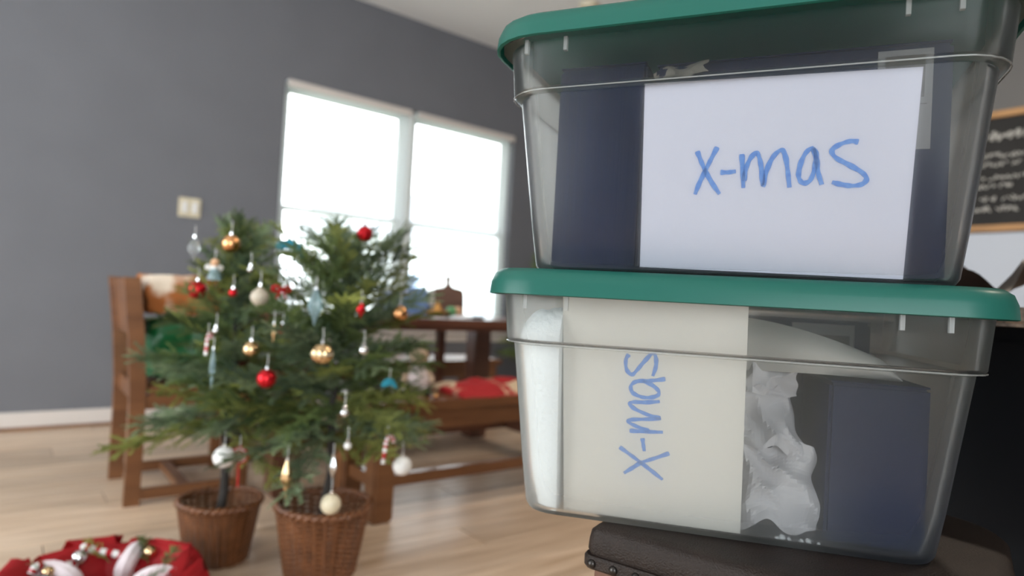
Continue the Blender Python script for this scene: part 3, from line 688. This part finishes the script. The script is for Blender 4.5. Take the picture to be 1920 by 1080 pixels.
c = on_table(897, 588, 2.80); t = thing('remote_control', 'small flat black remote on the near edge of the table', 'remote', (c.x, c.y, TZ), .2)
rbox('case', -.035, .035, -.018, .018, 0, .014, M_dark, t, .004)
for k in range(3): rbox('button', -.022+k*.018, -.012+k*.018, -.006, .006, .013, .016, M_beige, t, .001)

# things on the bench (top at z .462)
BZ = .462
def on_bench(u, v, Y): d = at(u, v, 1.)-Vector((0, 0, CAM_H)); k = Y/d.y; return Vector((d.x*k, Y, BZ))
c = on_bench(782, 740, 2.48)
t = thing('rag_doll', 'small sitting doll with brown hair and pale clothes on the bench', 'doll', (c.x, c.y, BZ), R(-30))
MB().lathe([(.055, 0), (.062, .02), (.055, .06), (.038, .1), (.02, .118)], 18).build('dress', M_pinkw, t, smooth=True)
hd = MB().sphere((0, 0, .155), .042, 16, 12, (1, .95, 1.05)).build('head', M_skin, t, smooth=True)
MB().sphere((0, .012, .168), .047, 16, 12, (1, .9, .95), fn=lambda d: 1+.12*noise.noise(d*5)).build('hair', M_hair, hd, smooth=True)
MB().sphere((0, -.043, .152), .005, 8, 6).build('nose', M_skin, hd)
for s in (-1, 1):
    MB().sphere((s*.015, -.039, .162), .004, 8, 6).build('eye', M_dark, hd)
    MB().tube([(s*.03, -.005, .1), (s*.058, -.02, .065), (s*.06, -.05, .045)], [.014, .012, .011], 8).build('arm', M_skin, t, smooth=True)
    MB().tube([(s*.028, -.03, .018), (s*.035, -.08, .017), (s*.038, -.115, .016)], [.017, .015, .014], 8).build('leg', M_pinkw, t, smooth=True)
    MB().sphere((s*.04, -.13, .02), .02, 10, 8, (.8, 1.2, 1)).build('shoe', M_dark, t, smooth=True)
# folded red cloth
c0 = on_bench(815, 735, 2.36); b = MB(); n = 26; m_ = 12
loops = []
for i in range(n):
    x = c0.x+.075+i*(.54/(n-1)); k = min(1, i/5); kk = min(1, (n-1-i)/3)
    h = .018+.028*k*kk+.008*math.sin(i*.8); y0 = 2.245+.012*math.sin(i*.7); y1 = 2.58-.05*(1-k)+.02*math.sin(i*.5+1)
    lo = []
    for j in range(m_+1):
        a = j/m_; lo.append((x, y0+(y1-y0)*a, BZ+.0005+h*(1-abs(2*a-1)**4)*(1+.22*noise.noise(Vector((x*14, a*5, 0))))))
    lo += [(x, y1, BZ+.0003), (x, y0, BZ+.0003)]
    loops.append(lo)
o = b.rings(loops).build('folded_cloth', M_blanket, smooth=True); tag(o, 'folded red and gold patterned cloth lying on the bench', 'cloth')
c = on_bench(818, 738, 2.262); t = thing('small_bauble', 'small shiny orange bauble at the front edge of the bench', 'bauble', (c.x, c.y, BZ))
MB().sphere((0, 0, .013), .013, 14, 10).build('bauble', M_copper, t, smooth=True); MB().lathe([(.004, .025), (.004, .030)], 8).build('cap', M_gold, t)

# ------------------------------------------------------------------ trees
def spray_mesh(seed, m, L=.30):
    """a feathery cedar branch along +x; drooping tip, flattened side sprays"""
    rn = random.Random(seed); b = MB(); vs = b.v; fs = b.f
    def leaf(p, d, up, l, w):
        s = d.cross(up); s = s.normalized()*w if s.length > 1e-6 else Vector((0, w, 0))
        i = len(vs); q = p+d*l*.45
        lift = up*l*.10
        vs.extend([tuple(p), tuple(q+s+lift), tuple(p+d*l), tuple(q-s+lift)]); fs.append((i, i+1, i+2, i+3))
    stem = []
    cur = Vector((0, 0, 0)); d = Vector((1, 0, .12)); st = 14
    for i in range(st+1):
        stem.append(cur.copy()); cur = cur+d.normalized()*L/st
        d = d+Vector((0, rn.uniform(-.07, .07), rn.uniform(-.09, .05)))
    b.tube(stem, [.0030*(1-.7*i/st)+.0005 for i in range(st+1)], 4)
    vs = b.v; fs = b.f
    def frond(p, d, up, l, depth):
        n = max(4, int(l/.0085)); q = p.copy(); dd = d.normalized()
        for i in range(n):
            t = i/n; ll = .020*(1-.45*t)*rn.uniform(.75, 1.25); ww = .0024
            for s in (-1, 1):
                side = dd.cross(up).normalized()*s
                a = (dd*.82+side*.62+up*rn.uniform(-.25, .30)).normalized(); leaf(q, a, up, ll, ww)
            leaf(q, (dd+up*rn.uniform(-.3, .45)).normalized(), up, ll*1.1, ww)
            q = q+dd*l/n; dd = (dd+Vector((rn.uniform(-.1, .1), rn.uniform(-.1, .1), rn.uniform(-.1, .06)))).normalized()
    for i in range(2, st+1):
        p = stem[i]; dd = (stem[i]-stem[i-1]).normalized(); up = Vector((0, rn.uniform(-.3, .3), 1)).normalized()
        t = i/st; l = (.10*(1-.55*t)+.02)*rn.uniform(.7, 1.2)
        for s in (-1, 1):
            side = dd.cross(up).normalized()*s
            frond(p, dd*rn.uniform(.6, .9)+side*rn.uniform(.5, .85)+up*rn.uniform(-.25, .35), up, l, 0)
    frond(stem[-1], (stem[-1]-stem[-2]), Vector((0, 0, 1)), .06, 0)
    frond(stem[-4], (stem[-1]-stem[-4])+Vector((0, 0, .03)), Vector((0, 0, 1)), .07, 0)
    me = b.mesh('branch'); me.materials.append(m); return me
SPR = [spray_mesh(11+k, M_leafs[k % 3]) for k in range(6)]
stake_me = MB().tube([(.100, 0, 0), (.118, 0, .1), (.134, 0, .195)], .0042, 6).mesh('stake'); stake_me.materials.append(M_wick)
def weave_mesh():
    b = MB(); NS = 28
    for k in range(26):
        z = .004+k*.0074; r_ = .100+.034*z/.195
        pts = [((r_+.0032*math.cos(NS/2*a+PI*k))*math.cos(a), (r_+.0032*math.cos(NS/2*a+PI*k))*math.sin(a), z) for a in [2*PI*i/84 for i in range(84)]]
        b.tube(pts, .0040, 4, closed=True)
    b.lathe([(.002, .001), (.100, .001), (.100, .006), (.002, .006)], 28)
    me = b.mesh('woven_body'); me.materials.append(M_wick); return me
WEAVE = weave_mesh()
def rim_mesh():
    b = MB()
    for ph in (0, PI):
        b.tube([((.135+.006*math.cos(18*a+ph))*math.cos(a), (.135+.006*math.cos(18*a+ph))*math.sin(a), .199+.006*math.sin(18*a+ph)) for a in [2*PI*i/144 for i in range(144)]], .0062, 5, closed=True)
    me = b.mesh('braided_rim'); me.materials.append(M_wick)
    for p in me.polygons: p.use_smooth = True
    return me
RIM = rim_mesh()
def tree(label, blabel, loc, lean, H, shape, nb, seed, sc=1., rot=0., tip=1.25, bs=None):
    rn = random.Random(seed)
    bk = thing('wicker_basket', blabel, 'basket', loc, rot, 'wicker tree baskets'); bs = bs or sc; bk.scale = (bs, bs, bs*1.03)
    w = link('woven_body', WEAVE, None, bk); w['kind'] = 'stuff'
    link('braided_rim', RIM, None, bk)
    for k in range(28): link('stake', stake_me, None, bk, rot=(0, 0, 2*PI*(k+.5)/28))
    t = thing('artificial_tree', label, 'tree', (loc[0], loc[1], .008), rot, 'potted evergreen trees'); t.scale = (sc, sc, sc)
    def axis(z): return Vector((lean[0]*z, lean[1]*z, z))
    pts = [axis(H*.96*i/10)+Vector((.006*math.sin(i*1.7+seed), .006*math.cos(i*2.1+seed), 0))*(i > 0) for i in range(11)]
    MB().tube(pts, [.017-.0125*i/10 for i in range(11)], 8).build('trunk', M_bark, t, smooth=True)
    z0 = .41
    for k in range(nb):
        f = (k+.5)/nb; f = f**1.0; z = z0+(H-z0-.07)*f
        rad = shape(f); az = k*2.39996+rn.uniform(-.35, .35)
        elev = R(-4+58*f**1.3+rn.uniform(-12, 12))
        L = rad/max(.35, math.cos(elev)) * rn.uniform(.82, 1.1)
        L = min(L, max(.12, (tip-z+.03)/max(.05, math.sin(elev)))) if elev > 0 else L
        s = L/.33
        o = link('branch', SPR[(k*5+rn.randint(0, 5)) % 6], None, t, axis(z-.03))
        o.rotation_euler = (rn.uniform(-.5, .5), -elev, az); yz = max(s, .55); o.scale = (s, yz, yz)
    for k in range(3):
        o = link('branch', SPR[k+seed % 3], None, t, axis(H-.20+.02*k)); o.rotation_euler = (rn.uniform(0, 6), -R(82-9*k), k*2.1); o.scale = (.62, .6, .6)
    return t
LT = (.600, 2.215); RT = (.838, 1.952)
shL = lambda f: .365*(1-f)**.95+.075*f
shR = lambda f: .365*(1-f)**.8+.165*f
tree('slim artificial cedar tree, left of the two in front, with red baubles', 'brown wicker basket under the left tree', (*LT, 0), (.02, .0), 1.075, shL, 96, 4, tip=1.10, bs=.92)
tree('artificial cedar tree, right of the two in front, before the window', 'brown wicker basket under the right tree', (*RT, 0), (.03, .0), 1.01, shR, 98, 9, 1.04, tip=1.04)
tree('artificial cedar tree in the far corner, nearly hidden behind the totes', 'brown wicker basket in the far corner behind the totes', (3.60, 4.14, 0), (.0, .0), 1.28, shL, 90, 14)

# ------------------------------------------------------------------ ornaments
def hook(t, top, l=.05):
    MB().tube([(0, 0, top), (.001, 0, top+l*.5), (0, .001, top+l)], .0008, 4).build('hanger', M_string, t)
def cap(t, z, r=.005): MB().lathe([(r, z-.002), (r, z+.006), (r*.6, z+.008)], 12).build('cap', M_silver, t)
def ball(label, u, v, D, rpx, m, style='plain', group='tree baubles'):
    r_ = rpx*D/F_PX; t = thing('bauble', label, 'ornament', at(u, v, D), group=group)
    if style == 'rib': fn = None; amp = (lambda th, z: .05*math.sin(16*th)); 
    if style == 'rib':
        MB().lathe([(max(.001, r_*math.sin(PI*j/14)), -r_*math.cos(PI*j/14)) for j in range(15)], 64, amp=lambda th, z: .045*math.cos(12*th)).build('globe', m, t, smooth=True)
        MB().lathe([(r_*1.02, -.002), (r_*1.05, 0), (r_*1.02, .002)], 40).build('band', M_cream, t)
    elif style == 'facet':
        MB().sphere((0, 0, 0), r_, 10, 7).build('globe', m, t)
    elif style == 'onion':
        MB().lathe([(.001, -r_*1.1), (r_*.45, -r_*.9), (r_*.9, -r_*.4), (r_, 0), (r_*.88, r_*.45), (r_*.45, r_*.85), (r_*.18, r_*1.1), (.002, r_*1.35)], 28).build('globe', m, t, smooth=True); r_ *= 1.3
    else:
        MB().sphere((0, 0, 0), r_, 24, 16).build('globe', m, t, smooth=True)
    cap(t, r_); hook(t, r_+.006, .035); return t
def spindle(label, u, v, D, hpx, wpx, m, ribs=6, cat='ornament', name='icicle_ornament'):
    h = hpx*D/F_PX; w = wpx*D/F_PX/2; t = thing(name, label, cat, at(u, v, D))
    MB().lathe([(.0006, -h/2), (w*.35, -h*.28), (w*.9, -h*.04), (w, h*.06), (w*.75, h*.25), (w*.35, h*.44), (w*.3, h*.5)], 24, amp=lambda th, z: .12*math.cos(ribs*th)).build('spindle', m, t, smooth=True)
    cap(t, h/2, w*.36); hook(t, h/2+.006, .03); return t
def candy_cane(label, u, v, D, hpx, rz=0.):
    h = hpx*D/F_PX; t = thing('candy_cane', label, 'ornament', at(u, v, D), rot=(0, R(6), rz)); r_ = h*.075
    path = spline([(0, 0, -h/2), (0, 0, 0), (0, 0, h*.25), (h*.06, 0, h*.42), (h*.18, 0, h*.46), (h*.27, 0, h*.38), (h*.28, 0, h*.26)], 5)
    b = MB().tube(path, r_, 8); b.build('cane', M_white, t, smooth=True)
    st = MB()
    for k in range(2, len(path)-4, 4): st.tube(path[k:k+3], r_*1.08, 8)
    st.build('red_stripe', M_red, t, smooth=True); hook(t, h*.46, .03); return t
DL, DR = 1.86, 1.80
ball('red faceted ball near the top of the right tree', 684, 438, 1.95, 15, M_redm, 'facet')
ball('copper ball with glints near the top of the left tree', 433, 457, 1.98, 17, M_copper)
ball('red ball on the left edge of the left tree above the cushion', 370, 543, 2.0, 17, M_redm)
ball('tiny red ball in the upper middle of the left tree', 437, 549, 1.93, 8, M_redm)
ball('beige onion-shaped ornament in the upper middle between the trees', 487, 557, 1.84, 17, M_beige, 'onion')
ball('copper ball on the right edge of the right tree by the table', 750, 588, 1.93, 15, M_copper)
ball('champagne ball at mid height of the left tree', 471, 655, 1.84, 16, M_gold)
ball('red ball at mid height between the two trees', 500, 710, 1.76, 18, M_redm)
ball('ribbed champagne ball in the middle of the right tree', 604, 664, 1.70, 20, M_gold, 'rib')
ball('white ball hanging above the left basket', 420, 857, 1.78, 20, M_white)
ball('cream pearl ball hanging over the right basket', 620, 945, 1.72, 19, M_cream)
ball('white ball hanging low at the right of the right tree', 754, 873, 1.85, 18, M_white)
ball('dark red ball half hidden at mid height between the trees', 530, 618, 1.84, 10, M_red)
ball('little white ball low in the right tree', 652, 836, 1.74, 7, M_white)
ball('small silver ball in the right tree right of the ribbed ball', 682, 657, 1.72, 9, M_silver)
ball('small silver ball low in the right tree above the white one', 646, 774, 1.68, 8, M_silver)
ball('tiny silver ball high in the left tree', 470, 505, 1.9, 6, M_silver)
ball('tiny silver ball in the middle of the left tree', 405, 620, 1.86, 6, M_silver)
spindle('pale blue glass teardrop in the upper middle of the right tree', 591, 577, 1.76, 70, 26, M_skyglass, 5, name='teardrop_ornament')
spindle('red shiny lantern-shaped drop at the trunk of the right tree', 677, 582, 1.82, 28, 16, M_redm, 6, name='drop_ornament')
spindle('gold faceted icicle hanging between the two baskets', 537, 899, 1.72, 72, 19, M_gold, 4)
spindle('small gold icicle at mid height between the trees', 513, 624, 1.80, 34, 9, M_gold, 5)
spindle('long pale glass icicle slanting in the left tree', 398, 692, 1.84, 76, 9, M_skyglass, 6)
spindle('silver and pink twisted drop above the cream ball', 624, 878, 1.74, 42, 16, M_silver, 5, name='drop_ornament')
spindle('clear glass teardrop hanging at the far left of the left tree', 364, 468, 1.97, 46, 20, M_clearg, 8, name='teardrop_ornament')
candy_cane('red and white candy cane low in the right tree', 722, 843, 1.82, 52)
candy_cane('red and white candy cane in the lower left of the left tree', 388, 645, 1.80, 42, .8)
# lollipop
t = thing('lollipop_ornament', 'red swirl lollipop ornament beside the white ball over the left basket', 'ornament', at(449, 855, 1.80))
r_ = 17*1.80/F_PX
dm = Matrix.Rotation(R(-30), 4, 'Z')
b = MB(); b.tube(spline([((r_*k/40)*math.cos(k*.55), 0, (r_*k/40)*math.sin(k*.55)) for k in range(3, 41)], 2), .0035, 6); b.build('swirl', M_red, t, rot=(0, 0, R(-30)))
MB().lathe([(r_*.9, -.002), (r_*.9, .002)], 24).build('disc', M_white, t, rot=(R(90), 0, R(-30)))
MB().tube([(0, 0, -r_), (0, 0, -r_-.06)], .0028, 6).build('stick', M_red, t); hook(t, r_, .03)
# felt birds
def felt(label, u, v, D, wpx, hpx, m, rz, tilt):
    w = wpx*D/F_PX; h = hpx*D/F_PX; t = thing('felt_bird', label, 'ornament', at(u, v, D), rot=(0, tilt, rz), group='teal felt birds')
    pts = spline([(-.5*w, 0, -.1*h), (-.32*w, 0, .32*h), (0, 0, .5*h), (.3*w, 0, .28*h), (.5*w, 0, -.35*h), (.2*w, 0, -.12*h), (-.1*w, 0, -.15*h), (-.4*w, 0, -.3*h), (-.5*w, 0, -.1*h)], 4)[:-1]
    MB().rings([[(p.x*k, y, p.z*k) for p in pts] for y, k in ((-.006, .9), (-.003, 1), (.003, 1), (.006, .9))]).build('felt_body', m, t)
    MB().rings([[(p.x*.4, y, p.z*.45+.1*h) for p in pts] for y in (-.010, -.006)]).build('wing', M_bluebox if w < .04 else M_teal, t); hook(t, .45*h, .03); return t
felt('teal felt bird high between the two trees', 548, 466, 1.92, 62, 30, M_teal, R(-35), R(18))
felt('teal felt scrap bird low at the right of the right tree', 730, 720, 1.80, 30, 22, M_teal, R(-35), 0)
# small angel
t = thing('angel_ornament', 'little angel with beige head and pale blue skirt in the left tree', 'ornament', at(402, 508, 1.93))
MB().lathe([(.020, -.028), (.021, -.024), (.012, .004), (.006, .012)], 18).build('skirt', M_skyglass, t, smooth=True)
MB().lathe([(.008, .0), (.010, .008), (.006, .016)], 14).build('bodice', M_white, t, smooth=True)
MB().sphere((0, 0, .025), .012, 14, 10).build('head', M_peach, t, smooth=True)
for s in (-1, 1): MB().sphere((s*.014, .006, .010), .012, 10, 8, (1, .25, .8)).build('wing', M_white, t, smooth=True)
hook(t, .037, .03)
# red bow of berries
t = thing('red_bow', 'small red ribbon bow at the upper right of the left tree', 'ornament', at(528, 544, 1.86))
for s in (-1, 1):
    MB().tube(spline([(0, 0, 0), (s*.012, -.006, .010), (s*.024, 0, .008), (s*.022, .004, -.004), (0, 0, 0)], 5), .0042, 6).build('loop', M_red, t, smooth=True)
    MB().tube(spline([(0, 0, 0), (s*.008, -.003, -.012), (s*.014, 0, -.024)], 4), .003, 6).build('tail', M_red, t, smooth=True)
MB().sphere((0, 0, 0), .006, 10, 8).build('knot', M_red, t, smooth=True)

# ------------------------------------------------------------------ red mesh wreath on the floor
WC = Vector((.262, 1.955, 0))
t = thing('ribbon_wreath', 'red mesh ribbon wreath with fluffy white loops lying on the floor', 'wreath', WC)
rn = random.Random(3)
for k in range(16):
    a = 2*PI*k/16+rn.uniform(-.1, .1); r0_, wd = .155+rn.uniform(-.02, .02), .06
    pts = spline([(0, 0, .01), (.05, 0, .090+rn.uniform(0, .03)), (.11, 0, .110+rn.uniform(-.01, .03)), (.135, 0, .04), (.09, 0, .012)], 5)
    b = MB(); loops = []
    for i, p in enumerate(pts):
        w = wd*(1+.25*math.sin(i*.9+k)); rf = .008*math.sin(i*2.0+k)
        loops.append([(r0_-.05+p.x, -w, p.z+rf+.004), (r0_-.05+p.x, w, p.z-rf+.004), (r0_-.05+p.x, w, p.z-rf+.0055), (r0_-.05+p.x, -w, p.z+rf+.0055)])
    o = b.rings(loops).build('ribbon_loop', M_ribbon, t, smooth=True, rot=(0, 0, a))
for k in range(4):
    a = 2*PI*k/4+.95; c = (.13*math.cos(a), .13*math.sin(a))
    pts = [(c[0]+.05*math.cos(q)*math.cos(a), c[1]+.05*math.cos(q)*math.sin(a)+.01*math.sin(2*q), .088+.034*math.sin(q)) for q in [2*PI*i/22 for i in range(22)]]
    MB().tube(pts, [.023*(1+.25*noise.noise(Vector((i, k, 0)))) for i in range(22)], 8, closed=True).build('fluffy_loop', M_fluff, t, smooth=True)
MB().tube([(.14*math.cos(2*PI*i/40), .14*math.sin(2*PI*i/40), .03) for i in range(40)], .026, 8, closed=True).build('ring_core', M_ribbon, t, smooth=True)
for k in range(7):
    a = 2*PI*k/7+.5; o = link('green_sprig', SPR[k % 6], None, t, (.12*math.cos(a), .12*math.sin(a), .10), rot=(0, R(-35), a+1.2)); o.scale = (.28, .35, .35)
for k, (a, r_) in enumerate(((1.95, .020), (.6, .018), (3.2, .02), (2.7, .016))):
    o = MB().sphere((.135*math.cos(a), .135*math.sin(a), .125), r_, 18, 12).build('wreath_ball', M_silver if k % 2 == 0 else M_gold, t, smooth=True)
for k, a in enumerate((1.5, 2.4)):
    pts = spline([(-.05, 0, 0), (-.02, 0, .006), (.02, 0, .004), (.05, 0, .012), (.06, 0, -.005)], 5)
    o = MB().tube(pts, .010, 8).build('striped_candy', M_white, t, (.14*math.cos(a), .14*math.sin(a), .118), True, rot=(0, -.2, a+1.2))
    s = MB()
    for q in range(1, len(pts)-3, 4): s.tube(pts[q:q+3], .0107, 8)
    s.build('candy_stripe', M_red, o, smooth=True)
